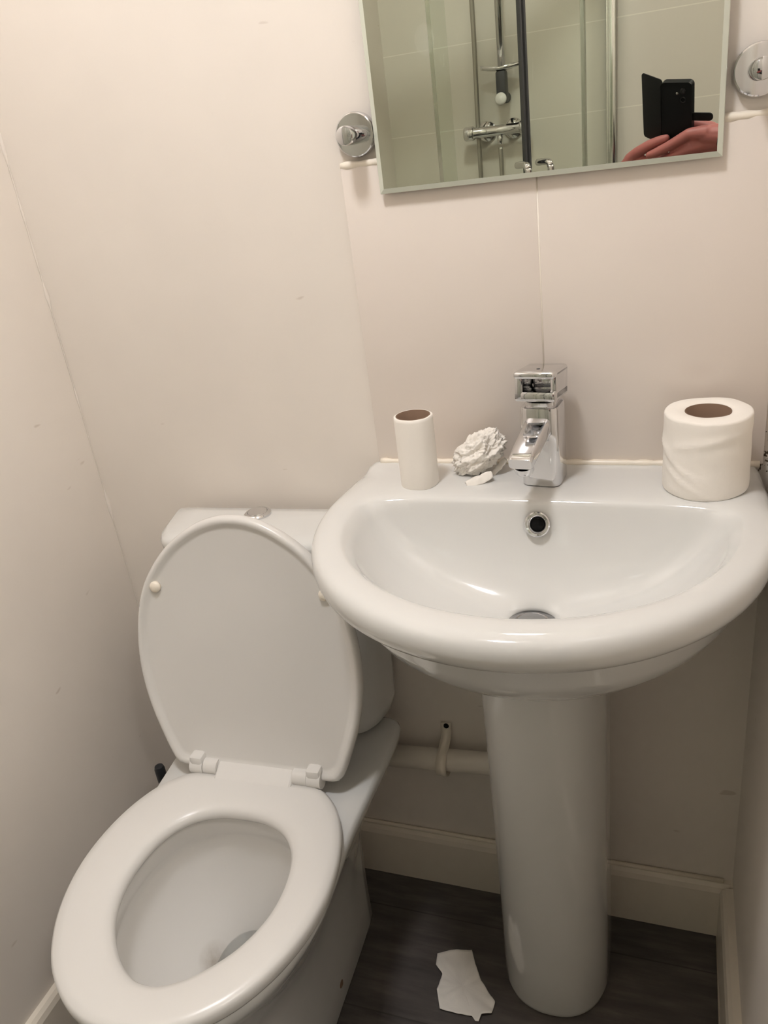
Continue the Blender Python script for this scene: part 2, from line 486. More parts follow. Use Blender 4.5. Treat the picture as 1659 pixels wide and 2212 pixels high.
# spout: rounded section swept down and forward
def section(w_, h_, r_, c, tilt):
    m_ = Matrix.Translation(c) @ Matrix.Rotation(tilt, 4, 'X')
    return [m_ @ Vector((x, 0, z)) for x, z in rrect(w_, h_, r_)]
sp = []
for t in [i/10 for i in range(11)]:
    y = -.018 - .080*t
    z = .078 - .010*t - .006*t*t
    sp.append(section(.0320 - .003*t, .026 - .010*t, .007 - .002*t, Vector((0, y, z)), math.radians(14)))
sp.append(section(.027, .013, .004, Vector((0, -.1005, .0615)), math.radians(14)))
spo = sharp(mesh('spout', *loft(sp), M['chrome'], tp), 40)
sharp(mesh('aerator', *xform(lathe([(.0115, 0), (.0115, -.006), (.0104, -.0085), (.0080, -.009), (.0080, -.0065)], 36), Matrix.Translation((0, -.086, .0540)) @ Matrix.Rotation(math.radians(12), 4, 'X')), M['chrome'], spo), 35)
# loop lever: frame seen from the front, tilted up
lv = []
mL = Matrix.Translation((0, .006, .1085)) @ Matrix.Rotation(math.radians(-7), 4, 'X')
lv.append(boxm((-.0245, -.040, 0), (.0245, .022, .0125), .003))
lv.append(boxm((-.0245, -.040, .0005), (-.0135, .022, .036), .003))
lv.append(boxm((.0165, -.032, .0005), (.0245, .022, .036), .003))
bmv = boxm((-.0245, -.044, .0275), (.0245, .022, .0365), .0035, 3)
lv.append(bmv)
lev = merge([xform(p, mL) for p in lv])
le = sharp(mesh('lever', *lev, M['chrome'], tp), 40)
mesh('lever_stem', *xform(boxm((-.0135, -.002, .011), (.0165, .020, .029), .004), mL @ Matrix.Rotation(math.radians(0), 4, 'X')), M['chrome'], le)
mesh('indicator', *xform(lathe([(.0022, 0), (.0022, .0006), (.001, .0008)], 16), mL @ Matrix.Translation((0, -.022, .0363))), M['black_plastic'], le)

# ------------------------------------------------------------------ tissue things
def wob(vf, amp, sc, seed=0):
    out_ = []
    for p in vf[0]:
        p = Vector(p); q = p*sc + Vector((seed*7.1, seed*3.3, seed))
        out_.append(p + Vector((noise.noise(q), noise.noise(q+Vector((9, 2, 4))), noise.noise(q+Vector((3, 11, 7)))))*amp)
    return out_, vf[1]
ro = thing('toilet_roll', 'full white toilet roll standing on the right end of the basin', 'toilet roll', (.0380, -.0725, .8475))
prof = [(.0250, .001), (.042, .0), (.0468, .0006), (.0477, .003)] + [(.0478, .006+.080*i/24) for i in range(1, 24)] + [(.0479, .0905), (.0474, .0926), (.0455, .0936), (.036, .0938), (.0265, .0932), (.0250, .0922)]
rv = wob(lathe(prof, 96, False, False), .0012, 38, 1)
rv2 = []
for p in rv[0]:   # diagonal creases on the outer wrap
    rr = math.hypot(p.x, p.y)
    if rr > .044:
        a = math.atan2(p.y, p.x)
        for a0, z0, slope, amp in ((-2.35, .040, -.030, .0030), (-2.15, .020, -.028, .0026), (-1.9, .066, .012, .0016), (-1.1, .074, .01, .0014), (-2.6, .054, -.02, .0016)):
            d_ = (p.z - (z0 + slope*(a-a0)))/.0045
            if abs(a-a0) < .75: p = p*1 + Vector((p.x, p.y, 0))/rr*(amp*math.exp(-d_*d_)*(1-(abs(a-a0)/.75)**2))
    rv2.append(p)
mesh('paper', rv2, rv[1], M['tissue'], ro)
mesh('cardboard_core', *lathe([(.0250, .001), (.0250, .0926), (.0240, .0926), (.0240, .001)], 64, False, False), M['card'], ro)

tu = thing('toilet_roll_tube', 'nearly empty toilet roll tube standing at the left of the basin', 'toilet roll', (-.311, -.0815, .8475))
def oval(rx, ry, z, bump_=0):
    out_ = []
    for k in range(72):
        a = 2*PI*k/72
        q = 1 + bump_*max(0, math.cos(a+.95))**14
        out_.append(Vector((rx*q*math.cos(a), ry*q*math.sin(a), z)))
    return out_
tv = [oval(.0245, .0230, 0, .035), oval(.0252, .0238, .002, .04), oval(.0254, .0240, .03, .05), oval(.0252, .0240, .06, .05), oval(.0252, .0240, .090, .04), oval(.0248, .0236, .0938, .03), oval(.0236, .0224, .0945), oval(.0222, .0212, .0942), oval(.0222, .0212, .0)]
mesh('paper', *wob(loft(tv, False, False), .0008, 60, 2), M['tissue'], tu)
mesh('cardboard_core', *loft([oval(.0221, .0211, 0), oval(.0221, .0211, .0946), oval(.0208, .0198, .0946), oval(.0208, .0198, 0)], False, False), M['card'], tu)

def crumple(v, seed, amp=.011):
    p = v.normalized(); s = Vector((seed, seed*2.3, -seed))
    h = 0
    for sc, am in ((1.6, 1.0), (3.1, .62), (6.2, .38), (12.0, .22)):
        h += ((1-abs(noise.noise(p*sc+s))*2.4)*am - .45*am)*.58
    return p*(1 + h*amp/.03)
bm = bmesh.new(); bmesh.ops.create_icosphere(bm, subdivisions=6, radius=1)
for v in bm.verts:
    q = crumple(v.co, 3.7)
    lean = q.z*.016
    v.co = Vector((q.x*.0285 + lean, q.y*.021, q.z*.0295 + .0285))
    if v.co.z < .0015: v.co.z = .0015 + .002*noise.noise(v.co*90)
me = bpy.data.meshes.new('crumpled_tissue'); bm.to_mesh(me); bm.free()
tb = thing('crumpled_tissue', 'crumpled ball of white tissue on the basin beside the tap', 'tissue', (-.2375, -.045, .8475))
link('tissue_ball', me, M['tissue'], tb)
# torn flap curling out in front
fl = []
for i in range(15):
    row_ = []
    for j in range(22):
        s_, t_ = i/14-.5, j/21-.5
        x = t_*.036; y = s_*.017*(1-.35*abs(t_*2)**3)
        z = .006 + .006*math.cos(s_*3.0) + .0045*t_ + .0022*noise.noise(Vector((x*150, y*150, 2)))
        row_.append(Vector((x, y, z)))
    fl.append(row_)
n_, m_ = 15, 22
ff = [(i*m_+j, i*m_+j+1, (i+1)*m_+j+1, (i+1)*m_+j) for i in range(n_-1) for j in range(m_-1)]
fo = mesh('torn_flap', [p for row_ in fl for p in row_], ff, M['tissue'], tb, loc=(.0045, -.029, -.003))
fo.rotation_euler = (math.radians(18), math.radians(-8), math.radians(28))
fo.modifiers.new('thick', 'SOLIDIFY').thickness = .0012
# rear wisp towards the tap
fo2 = fo.copy(); COL.objects.link(fo2); fo2.parent = tb; fo2.location = (.030, .001, .001); fo2.rotation_euler = (math.radians(-10), math.radians(-38), math.radians(15)); fo2.scale = (.8, .7, 1)

# scrap on the floor
ps = []
outl = [(-.3491, -.1571), (-.3269, -.1483), (-.2927, -.1392), (-.2819, -.1624), (-.2662, -.1875), (-.2506, -.2036), (-.2375, -.216), (-.2395, -.2356), (-.2545, -.2416), (-.2566, -.2526), (-.2625, -.2526), (-.2655, -.2459), (-.2903, -.2483), (-.3207, -.2483), (-.3329, -.22), (-.3312, -.1911), (-.3459, -.1779)]
outl = [(x+.292, y+.198) for x, y in outl]
oc = [Vector((a, b, 0)) for a, b in outl]
oc2 = polar([(p.x, p.y) for p in oc], (-.002, -.005), 160)
prs = []
for k_ in (1.0, .93, .8, .62, .42, .22, .05):
    ring = []
    for (x, y) in scale2(oc2, (-.002, -.005), k_):
        h = .0035 + .006*abs(noise.noise(Vector((x*26, y*26, 1.7)))) + .002*noise.noise(Vector((x*90, y*90, 4))) + (.004*max(0, (y-.02)/.05))
        ring.append(Vector((x, y, max(.0012, h))))
    prs.append(ring)
pso = mesh('paper_scrap', *loft(prs, False, True), M['tissue'], loc=(-.292, -.198, 0))
pso.modifiers.new('thick', 'SOLIDIFY').thickness = .0008
tag(pso, 'torn scrap of white toilet paper lying on the dark floor', 'paper')

# ------------------------------------------------------------------ toilet
to = thing('toilet', 'white close coupled toilet with its seat down and lid raised', 'toilet', (-.566, -.235, 0), math.radians(2.2))
def mirror_outline(tab):
    """tab of (s from the rear, half width) -> closed smooth outline, front towards -y"""
    R_ = [Vector((h, -s, 0)) for s, h in tab]
    L2 = [Vector((-h, -s, 0)) for s, h in reversed(tab) if h > 1e-6]
    pts_ = catmull(R_ + L2, 8)
    return [(p.x, p.y) for p in pts_]
NS = 160
seat_tab = [(.004, .060), (.006, .100), (.018, .122), (.045, .146), (.085, .164), (.13, .174), (.18, .176), (.23, .168), (.28, .149), (.325, .119), (.358, .080), (.376, .040), (.381, 0.0)]
cS = (0.004, -.185)
SO = polar(mirror_outline(seat_tab), cS, NS)
hole = mirror_outline([(.070, 0.0), (.074, .040), (.092, .074), (.125, .097), (.17, .106), (.215, .103), (.26, .085), (.298, .053), (.318, .022), (.322, 0)])
hole = [(x+.010, y) for x, y in hole]
SI = polar(hole, cS, NS)
zs = .416
prof = [(.02, 0), (.0, .003), (-.006, .009), (0, .0155), (.05, .0195), (.2, .0215), (.5, .022), (.8, .0205), (.93, .0175), (.99, .012), (1.0, .006), (.97, .001), (.6, .0)]
mesh('seat_ring', *loft([at_z(lerp2(SO, SI, t), zs+z) for t, z in prof], False, False, True, True), M['plastic'], to)
seat = to.children[-1] if to.children else None
seat = [o for o in to.children if o.name.startswith('seat_ring')][0]; seat.name = 'toilet_seat'
# tongue between the hinges
tg = []
for y, z, h in ((-.034, zs+.0110, .0085), (-.018, zs+.0122, .0090), (-.007, zs+.0158, .0100), (.002, zs+.0215, .0105), (.010, zs+.0250, .0100), (.015, zs+.0250, .008)):
    tg.append([Vector((x, y, z+q)) for x, q in ((-.061, -h), (0, -h), (.061, -h), (.0625, -h*.5), (.0625, h*.55), (.0615, h*.85), (.059, h), (.02, h), (-.02, h), (-.059, h), (-.0615, h*.85), (-.0625, h*.55), (-.0625, -h*.5))])
sharp(mesh('hinge_tongue', *loft(tg), M['plastic'], seat), 22)
for sx in (-1, 1):
    # hinge barrel: knuckle of the seat, knuckle of the lid and its mounting stem
    hz = zs+.024; hy = .004
    a0, a1, a2 = sx*.062, sx*.084, sx*.106
    hb = merge([tube([(a0, hy, hz), (a1, hy, hz)], .0125, 28), tube([(a1+sx*.0008, hy, hz), (a2, hy, hz)], .0135, 28),
                boxm((min(a1, a2)-.0, hy-.010, hz), (max(a1, a2), hy+.012, hz+.021), .005),
                tube([(sx*.083, hy, hz-.028), (sx*.083, hy, hz)], .009, 20)])
    sharp(mesh('hinge', *hb, M['plastic'], to), 40)
# lid, leaning back
lid_tab = [(.0, .095), (.002, .128), (.012, .138), (.05, .153), (.10, .168), (.155, .176), (.21, .174), (.265, .162), (.31, .139), (.35, .104), (.378, .063), (.391, .028), (.394, 0)]
cL = (0, -.19)
LO = polar(mirror_outline(lid_tab), cL, NS)
lp = [(.02, .006), (.5, .006), (.90, .006), (.925, .005), (.945, .0015), (.965, 0), (.985, .0008), (1.0, .005), (1.004, .011), (.992, .017), (.96, .0205), (.85, .023), (.5, .025), (.02, .026)]
lr = []
tilt = math.radians(12.0)
# plane: s up the lid, h out of its back
mLid = Matrix.Translation((0, .0, zs+.022)) @ Matrix(((1, 0, 0, 0), (0, -math.sin(tilt), math.cos(tilt), 0), (0, -math.cos(tilt), -math.sin(tilt), 0), (0, 0, 0, 1)))
for k_, h in lp:
    lr.append([mLid @ Vector((x, y, h)) for x, y in scale2(LO, cL, k_)])
lid = mesh('toilet_lid', *loft(lr), M['plastic'], to)
for sx in (-1, 1):
    mesh('bumper', *xform(lathe([(.0085, 0), (.0085, .004), (.0065, .0068), (.001, .0075)], 24), mLid @ Matrix.Translation((sx*.1325, -.286, .0062)) @ Matrix.Rotation(PI, 4, 'X')), M['sealant'], lid)
# pan
pan_pts = [(.176, .160), (.174, .10), (.169, .02), (.165, -.06), (.168, -.13), (.167, -.18), (.159, -.23), (.141, -.28), (.112, -.322), (.075, -.353), (.036, -.370), (0, -.3745)]
pts_ = [Vector((x, y, 0)) for x, y in pan_pts]
pts_ = pts_ + [Vector((-p.x, p.y, 0)) for p in reversed(pts_[:-1])]
po = catmull(pts_, 8, False)
po = [(p.x, p.y) for p in po]
po = po + [(-.172, .180), (-.158, .189), (0, .19), (.158, .189), (.172, .180)]
cP = (0, -.10)
PO = polar(po, cP, NS)
foot = [(.088, .118), (.0885, .05), (.088, -.05), (.088, -.12), (.084, -.18), (.072, -.225), (.048, -.258), (.02, -.27), (0, -.272)]
fp = [Vector((x, y, 0)) for x, y in foot]; fp = fp + [Vector((-p.x, p.y, 0)) for p in reversed(fp[:-1])]
fp = [(p.x, p.y) for p in catmull(fp, 8, False)] + [(-.085, .123), (-.06, .125), (.06, .125), (.085, .123)]
FO = polar(fp, cP, NS)
bore = mirror_outline([(.052, 0.0), (.060, .050), (.085, .090), (.13, .114), (.18, .120), (.225, .114), (.27, .094), (.31, .058), (.330, .024), (.334, 0)])
bore = [(x+.006, y) for x, y in bore]
cI = (0.006, -.17)
BI0 = polar(bore, cP, NS)
zt_ = .412
ext = [(1.0, 0, 0), (.98, .012, 1), (.955, .06, 1), (.90, .15, 1), (.82, .26, 1), (.70, .40, 1)]
rings = []
for z, t in ((0, 1.0), (.006, .985), (.06, .98), (.12, .955), (.18, .90), (.23, .80), (.27, .68), (.305, .52), (.335, .35), (.36, .19), (.378, .08), (.392, .015), (.401, 0)):
    rings.append(at_z(lerp2(PO, FO, t), z))
rings += [at_z(scale2(PO, cP, .988), .4075), at_z(scale2(PO, cP, .965), .4110), at_z(lerp2(PO, BI0, .3), zt_), at_z(lerp2(PO, BI0, .9), zt_), at_z(BI0, zt_-.003)]
pan = mesh('pan', *loft(rings, True, False), M['ceramic'], to)
# bowl interior
sump = [(.0, -.115)]
bi = [at_z(BI0, zt_-.003), at_z(scale2(BI0, cI, .99), zt_-.012), at_z(scale2(BI0, cI, .98), zt_-.036), at_z(scale2(BI0, cI, 1.02), zt_-.042)]
for k_, z in ((1.0, .355), (.95, .325), (.86, .29), (.74, .258), (.62, .232), (.50, .208), (.40, .180), (.33, .15), (.25, .13), (.05, .122)):
    sc = scale2(BI0, cI, k_); sh = (1-k_)*.075
    bi.append(at_z([(x, y+sh) for x, y in sc], z))
mesh('bowl', *loft(bi, False, True), M['bowl'], pan)
sc = scale2(BI0, cI, .455)
mesh('water', *loft([at_z([(x, y+.041) for x, y in scale2(BI0, cI, .47*k_)], .196) for k_ in (1, .6, .05)], False, True), M['water'], pan)
mesh('fixing_cap', *xform(lathe([(.007, 0), (.0065, .002), (.003, .0035)], 20), along((1, 0, .02), (.0878, -.04, .045))), M['card'], pan)
# cistern
ci = bpy.data.objects.new('cistern', None)
def dshape(hwb, hwf, yb, yf, bulge, n=28):
    out_ = [(-hwb, yb), (-hwb*.5, yb), (0, yb), (hwb*.5, yb), (hwb, yb)]
    out_ += [(hwb+.001, yb-.012), (hwf+(hwb-hwf)*.4, yf+(yb-yf)*.35)]
    for k in range(n+1):
        a = k/n
        x = hwf*(1-2*a)
        e = abs(1-2*a)
        out_.append((x, yf - bulge*(1-e**2.6) + .016*max(0, (e-.86)/.14)**2))
    out_ += [(-hwf-(hwb-hwf)*.4, yf+(yb-yf)*.35), (-hwb-.001, yb-.012)]
    return polar(out_, (0, (yb+yf)/2), NS)
cx_ = .006     # cistern sits a little right of the pan centre line
shx = lambda A: [(x+cx_, y) for x, y in A]
body = [(.4115, .128, .116, .193, .142, .010), (.416, .140, .128, .199, .134, .013), (.426, .1480, .137, .203, .128, .016), (.45, .155, .144, .206, .124, .018), (.60, .161, .148, .206, .118, .020), (.70, .163, .150, .206, .116, .021), (.748, .163, .150, .206, .116, .021)]
cis = mesh('cistern', *loft([at_z(shx(dshape(a, b, yb, yf, bu)), z) for z, a, b, yb, yf, bu in body]), M['ceramic'], to)
ld = [(.747, .158, .146, .208, .116, .021), (.750, .166, .152, .211, .110, .022), (.765, .167, .153, .212, .108, .022), (.772, .165, .150, .211, .110, .022), (.7765, .159, .143, .206, .116, .021), (.7785, .12, .11, .19, .13, .018), (.779, .02, .02, .17, .155, .005)]
mesh('cistern_lid', *loft([at_z(shx(dshape(a, b, yb, yf, bu)), z) for z, a, b, yb, yf, bu in ld]), M['ceramic'], cis)
sharp(mesh('flush_button', *xform(lathe([(.0205, 0), (.0205, .004), (.018, .0062), (.0155, .0066), (.0150, .0055), (.0142, .0070), (.002, .0078)], 48), Matrix.Translation((-.008, .180, .7775))), M['chrome'], cis), 30)

# ------------------------------------------------------------------ pipework
wp = thing('waste_pipe', 'white painted waste pipe running along the back wall behind the pedestal', 'pipe', (-.34, 0, 0))
mesh('pipe', *tube([(-.16, -.034, .312), (.0, -.032, .3215), (.10, -.032, .328), (.20, -.032, .334)], .0185, 28), M['pipe'], wp)
cl = []
for i in range(25):
    a = -PI*.5 + PI*1.0*(i/24) + PI
    cl.append((math.cos(a)*.0225, math.sin(a)*.0225))
strap = [(.004, .044), (-.001, .040)] + [(-.0325+c*1.05, s*1.12) for c, s in cl][::-1] + [(-.003, -.038), (.002, -.042)]
path = [(-.0035, .056), (-.0045, .040), (-.012, .030)] + [(-.032 + .0235*math.cos(a), .0235*math.sin(a)) for a in [PI*.5 + PI*i/14 for i in range(15)]] + [(-.012, -.027), (-.0045, -.032), (-.0035, -.048)]
cr = []
for (y, z) in path:
    cr.append([Vector((dx, y+dy, .3195+z)) for dx, dy in ((-.0085, .0012), (.0085, .0012), (.0085, -.0022), (-.0085, -.0022))])
clip = mesh('pipe_clip', *loft(cr), M['sealant'], wp)
for z in (.052, -.042):
    mesh('screw', *xform(lathe([(.0048, 0), (.0042, .0022), (.001, .003)], 16), along((0, -1, 0), (.001, -.0055, .3195+z))), M['dark'], clip)

vt = thing('supply_valve', 'black capped water valve on a thin pipe behind the left of the toilet', 'valve', (-.782, -.192, 0))
mesh('pipe', *tube([(0, 0, .001), (0, 0, .34)], .0065, 16), M['pipe'], vt)
sharp(mesh('valve_cap', *xform(lathe([(.007, 0), (.0085, .003), (.0085, .03), (.007, .035), (.002, .036)], 24), Matrix.Translation((0, 0, .34))), M['black_plastic'], vt), 35)

# ------------------------------------------------------------------ ceiling lamp
la = thing('ceiling_lamp', 'round white glowing ceiling lamp above the toilet', 'lamp', (-.36, -.66, ZC))
mesh('lamp_base', *lathe([(.108, -.001), (.108, -.018), (.10, -.02)], 64), M['plastic'], la)
mesh('lamp_diffuser', *lathe([(.100, -.018), (.098, -.032), (.088, -.046), (.062, -.056), (.03, -.061), (.002, -.062)], 64), M['lamp'], la)

m = bpy.data.materials.new('hall_fill_glow'); m.use_nodes = True
b = m.node_tree.nodes['Principled BSDF']; b.inputs['Base Color'].default_value = (.9, .9, .9, 1)
b.inputs['Emission Color'].default_value = (1, .97, .93, 1); b.inputs['Emission Strength'].default_value = 52
lh = thing('ceiling_lamp', 'unseen round fill lamp added in the hallway beyond the doorway', 'lamp', (.74, -1.28, ZC))  # added fill, out of view: brightens the left wall through the doorway
mesh('lamp_base', *lathe([(.150, -.001), (.150, -.018), (.14, -.02)], 48), M['plastic'], lh)
mesh('lamp_diffuser', *lathe([(.142, -.018), (.140, -.032), (.125, -.046), (.09, -.056), (.04, -.061), (.002, -.062)], 48), m, lh)

# ------------------------------------------------------------------ shower seen in the mirror
acx, acy, ar = -.75, -1.65, .55
x_end, y_end = acx+ar, acy+ar       # straight panel lines
def arc(rad, a0, a1, n=16): return [(acx+rad*math.cos(math.radians(a0+(a1-a0)*i/n)), acy+rad*math.sin(math.radians(a0+(a1-a0)*i/n))) for i in range(n+1)]
def wall_of(path2, z0, z1, th):
    """thin upright sheet along a plan path"""
    P = [Vector((x, y, 0)) for x, y in path2]; Lr = []
    for i, p in enumerate(P):
        t = (P[min(i+1, len(P)-1)] - P[max(i-1, 0)]).normalized(); nrm = Vector((-t.y, t.x, 0))*th/2
        Lr.append([p-nrm+Vector((0, 0, z0)), p+nrm+Vector((0, 0, z0)), p+nrm+Vector((0, 0, z1)), p-nrm+Vector((0, 0, z1))])
    return loft(Lr)
se = thing('shower_enclosure', 'curved corner shower enclosure with chrome posts, reflected in the mirror', 'shower enclosure', (0, 0, 0))
full = [(x_end, -1.785)] + arc(ar, 0, 90, 28) + [(XL+.012, y_end)]
tray_out = [(XL+.002, YS+.002)] + [(x_end+.03, YS+.002)] + [(x, y) for x, y in arc(ar+.03, 0, 90, 28)] + [(XL+.002, y_end+.03)]
sharp(mesh('shower_tray', *loft([at_z(tray_out, .001), at_z(tray_out, .06), at_z(scale2(tray_out, (-.6, -1.5), .97), .065), at_z(scale2(tray_out, (-.6, -1.5), .90), .045)]), M['tray'], se), 40)
for z in (.075, 1.90):
    mesh('curved_rail', *wall_of(full, z-.012, z+.022, .026), M['frame'], se, smooth=False)
for px_, py_ in ((x_end, -1.785), (XL+.014, y_end)):
    sharp(mesh('wall_post', *boxm((px_-.014, py_-.014, .065), (px_+.014, py_+.014, 1.93), .003), M['frame'], se), 40)
mesh('fixed_panel', *wall_of([(x_end, -1.77)] + arc(ar, 0, 24, 8), .09, 1.89, .006), M['glass'], se)
mesh('fixed_panel', *wall_of(arc(ar, 66, 90, 8) + [(XL+.03, y_end)], .09, 1.89, .006), M['glass'], se)
for a0, a1, hd in ((20, 44.4, 41.6), (45.6, 70, 48.4)):
    dpanel = mesh('sliding_door', *wall_of(arc(ar-.014, a0, a1, 10), .09, 1.89, .006), M['glass'], se)
    am = a1 if a0 < 40 else a0
    sp_ = arc(ar-.014, am-.30 if am < 45 else am-.25, am+.25 if am < 45 else am+.30, 2)
    mesh('door_seal', *wall_of(sp_, .09, 1.89, .014), M['seal'], dpanel, smooth=False)
    ao = a0 if a0 < 40 else a1
    mesh('door_edge', *wall_of(arc(ar-.014, ao-.5, ao+.5, 2), .09, 1.89, .010), M['frame'], dpanel, smooth=False)
    hx, hy = acx+(ar+.018)*math.cos(math.radians(hd)), acy+(ar+.018)*math.sin(math.radians(hd))
    dx_, dy_ = math.cos(math.radians(hd))*.03, math.sin(math.radians(hd))*.03
    hp = [(hx-dx_, hy-dy_, 1.162), (hx+dx_*.3, hy+dy_*.3, 1.162), (hx+dx_*.62, hy+dy_*.62, 1.152), (hx+dx_*.7, hy+dy_*.7, 1.135), (hx+dx_*.7, hy+dy_*.7, .98), (hx+dx_*.62, hy+dy_*.62, .962), (hx+dx_*.3, hy+dy_*.3, .952), (hx-dx_, hy-dy_, .952)]
    mesh('handle', *tube(catmull([Vector(p) for p in hp], 5, False), .0085, 16), M['chrome'], dpanel)

# mixer valve with riser rail
sx_, sy_ = -.538, YS
sm = thing('shower_mixer', 'chrome bar shower valve on the tiled wall, reflected in the mirror', 'shower valve', (sx_, sy_, 1.247))
mesh('valve_bar', *xform(lathe([(.010, -.095), (.0165, -.091), (.0165, -.068), (.0155, -.066), (.0155, .066), (.0165, .068), (.0165, .091), (.010, .095)], 36), along((1, 0, 0), (0, .062, 0))), M['chrome'], sm)
for s_ in (-.042, .042):
    sharp(mesh('wall_flange', *xform(lathe([(.030, .001), (.029, .008), (.020, .016), (.0135, .018), (.0135, .055)], 36), along((0, 1, 0), (s_, 0, 0))), M['chrome'], sm), 35)
for s_ in (-1, 1):
    mesh('control_knob', *xform(lathe([(.019, .0), (.0205, .004), (.0205, .026), (.0185, .030), (.002, .031)], 36), along((s_, 0, 0), (s_*.072, .062, 0))), M['chrome'], sm)
mesh('outlet', *tube([(.009, .062, -.012), (.009, .062, -.040)], .0085, 20), M['chrome'], sm)
rr_ = thing('riser_rail', 'chrome shower riser rail with soap dish, reflected in the mirror', 'shower rail', (-.517, YS, 1.335))
mesh('rail', *tube([(.004, .062, .075), (.004, .062, .62)], .0115, 24), M['chrome'], rr_)
sharp(mesh('lower_bracket', *merge([boxm((-.0135, .034, -.015), (.0165, .078, .072), .006), tube([(.001, 0.001, 0), (.001, .05, 0)], .016, 24)]), M['seal'], rr_), 35)
mesh('bracket_cap', *xform(lathe([(.0175, 0), (.0175, .006), (.014, .010), (.002, .012)], 32), along((0, 1, .2), (.001, .082, -.004))), M['plastic'], rr_)
mesh('upper_bracket', *tube([(.004, .001, .60), (.004, .075, .60)], .016, 24), M['chrome'], rr_)
dish = []
for i in range(13):
    s_ = i/12*2-1
    wdt = .026*(1-abs(s_)**1.6)+.002; z_ = .076 + .010*abs(s_)**1.5
    dish.append([Vector((.004+s_*.064, .062+q*wdt, z_+(.006 if q*q > .5 else 0)+k)) for q, k in ((-1, 0), (-.5, -.004), (0, -.006), (.5, -.004), (1, 0), (.5, .002), (0, 0), (-.5, .002))])
mesh('soap_dish', *loft(dish), M['chrome'], rr_)
hs = thing('shower_hose', 'grey flexible shower hose hanging left of the riser rail, reflected in the mirror', 'hose', (-.59, YS, .70))
hpts = [(.061, .062, .499), (.061, .062, .40), (.060, .060, .20), (.044, .055, .06), (.020, .048, .02), (-.004, .040, .06), (-.013, .033, .25), (-.012, .033, .55), (-.006, .04, .80), (.0, .060, 1.05), (.01, .08, 1.17)]
mesh('hose', *tube(catmull([Vector(p) for p in hpts], 8, False), .0072, 14), mat('hose_metal', (.42, .40, .36), .35, .7), hs)
mesh('handset', *xform(lathe([(.009, 0), (.011, .02), (.012, .11), (.018, .13), (.030, .15), (.032, .165), (.028, .17), (.002, .171)], 32), along((.25, .45, .85), (.01, .08, 1.165))), M['chrome'], hs)

# ------------------------------------------------------------------ phone case and photographer
def P3(a, b, c): return C0 + r*a + u*b + w*c
basis = Matrix.Identity(4)
for i in range(3):
    basis[i][0] = r[i]; basis[i][1] = u[i]; basis[i][2] = -w[i]; basis[i][3] = C0[i]
ph = thing('phone', 'phone in a black folding wallet case, reflected in the mirror', 'phone', P3(0, 0, 0))
ph.rotation_euler = basis.to_3x3().to_euler()
def prism(outl_, c0, c1, bev=.0012):
    A = [Vector((x, y, c0)) for x, y in outl_]; cen = (sum(x for x, y in outl_)/len(outl_), sum(y for x, y in outl_)/len(outl_))
    ins = scale2(outl_, cen, .97)
    return loft([[Vector((x, y, c0)) for x, y in ins], [Vector((x, y, c0+bev)) for x, y in outl_], [Vector((x, y, c1-bev)) for x, y in outl_], [Vector((x, y, c1)) for x, y in ins]])
_n0 = set(bpy.data.objects)
rr4 = lambda w_, h_, r_, cx, cy: [(x+cx, y+cy) for x, y in rrect(w_, h_, r_)]
body_o = rr4(.0655, .140, .009, -.01375, -.0335)
sharp(mesh('case_back', *prism(body_o, -.0025, -.0135, .002), M['leather'], ph), 40)
mesh('phone_screen', *prism(rr4(.060, .133, .008, -.01375, -.0335), -.0135, -.0142, .0002), M['lens'], ph)
mF = Matrix.Translation((-.0460, 0, -.0115)) @ Matrix.Rotation(math.radians(-30), 4, 'Y')
sharp(mesh('case_flap', *xform(prism(rr4(.066, .140, .007, -.034, -.0335), -.0015, .0015, .0006), mF), M['leather'], ph), 40)
sharp(mesh('case_tab', *prism(rr4(.046, .0165, .007, .0380, -.0365), -.0075, -.0045, .0008), M['leather'], ph), 40)
for a, b, rd in ((.0, .0185, .0062), (-.0005, .0035, .0)):
    if rd: mesh('camera_lens', *xform(lathe([(rd, -.0030), (rd, -.0018), (rd*.8, -.0012), (.001, -.0014)], 28), Matrix.Translation((a, b, 0))), M['lens'], ph)
# a second lens ring surrounds the taking lens
mesh('camera_lens', *lathe([(.0062, -.0030), (.0062, -.0018), (.005, -.0014), (.0045, -.0024)], 28, False, False), M['lens'], ph)
mesh('flash', *xform(lathe([(.0028, -.0030), (.0026, -.0020), (.001, -.0019)], 20), Matrix.Translation((-.0125, .0135, 0))), M['steel'], ph)

for o_ in set(bpy.data.objects) - _n0:      # the case was drawn facing +z; it faces away from the user
    for v_ in o_.data.vertices: v_.co.z = -v_.co.z
    o_.data.flip_normals()

def capsule(p, q, r0, r1, n=14):
    p = Vector(p); q = Vector(q); d = q-p; L = max(d.length, 1e-6); z = d/L
    m_ = along(z, p); prof_ = []
    for i in range(5): a = PI/2*(i/4); prof_.append((max(r0*math.sin(a), r0*.04), -r0*math.cos(a)))
    for i in range(5): a = PI/2*(i/4); prof_.append((max(r1*math.cos(a), r1*.04), L+r1*math.sin(a)))
    return xform(lathe(prof_, n), m_)
def chain(pts_, rad):
    return [capsule(pts_[i], pts_[i+1], rad[i], rad[i+1]) for i in range(len(pts_)-1)]
def blob(name, parts, voxel, mt, parent, smooth_n):
    """fuse tapered limbs into one continuous skin"""
    V, F = merge(parts)
    o = mesh(name, V, F, mt, parent)
    rm = o.modifiers.new('skin', 'REMESH'); rm.mode = 'VOXEL'; rm.voxel_size = voxel; rm.use_smooth_shade = True
    sm_ = o.modifiers.new('soft', 'SMOOTH'); sm_.iterations = smooth_n; sm_.factor = .5
    return o
tc = Vector((.46, -1.40, 0)); fw = Vector((-.55, .83, 0)).normalized(); rt = Vector((fw.y, -fw.x, 0))
if rt.x < 0: rt = -rt
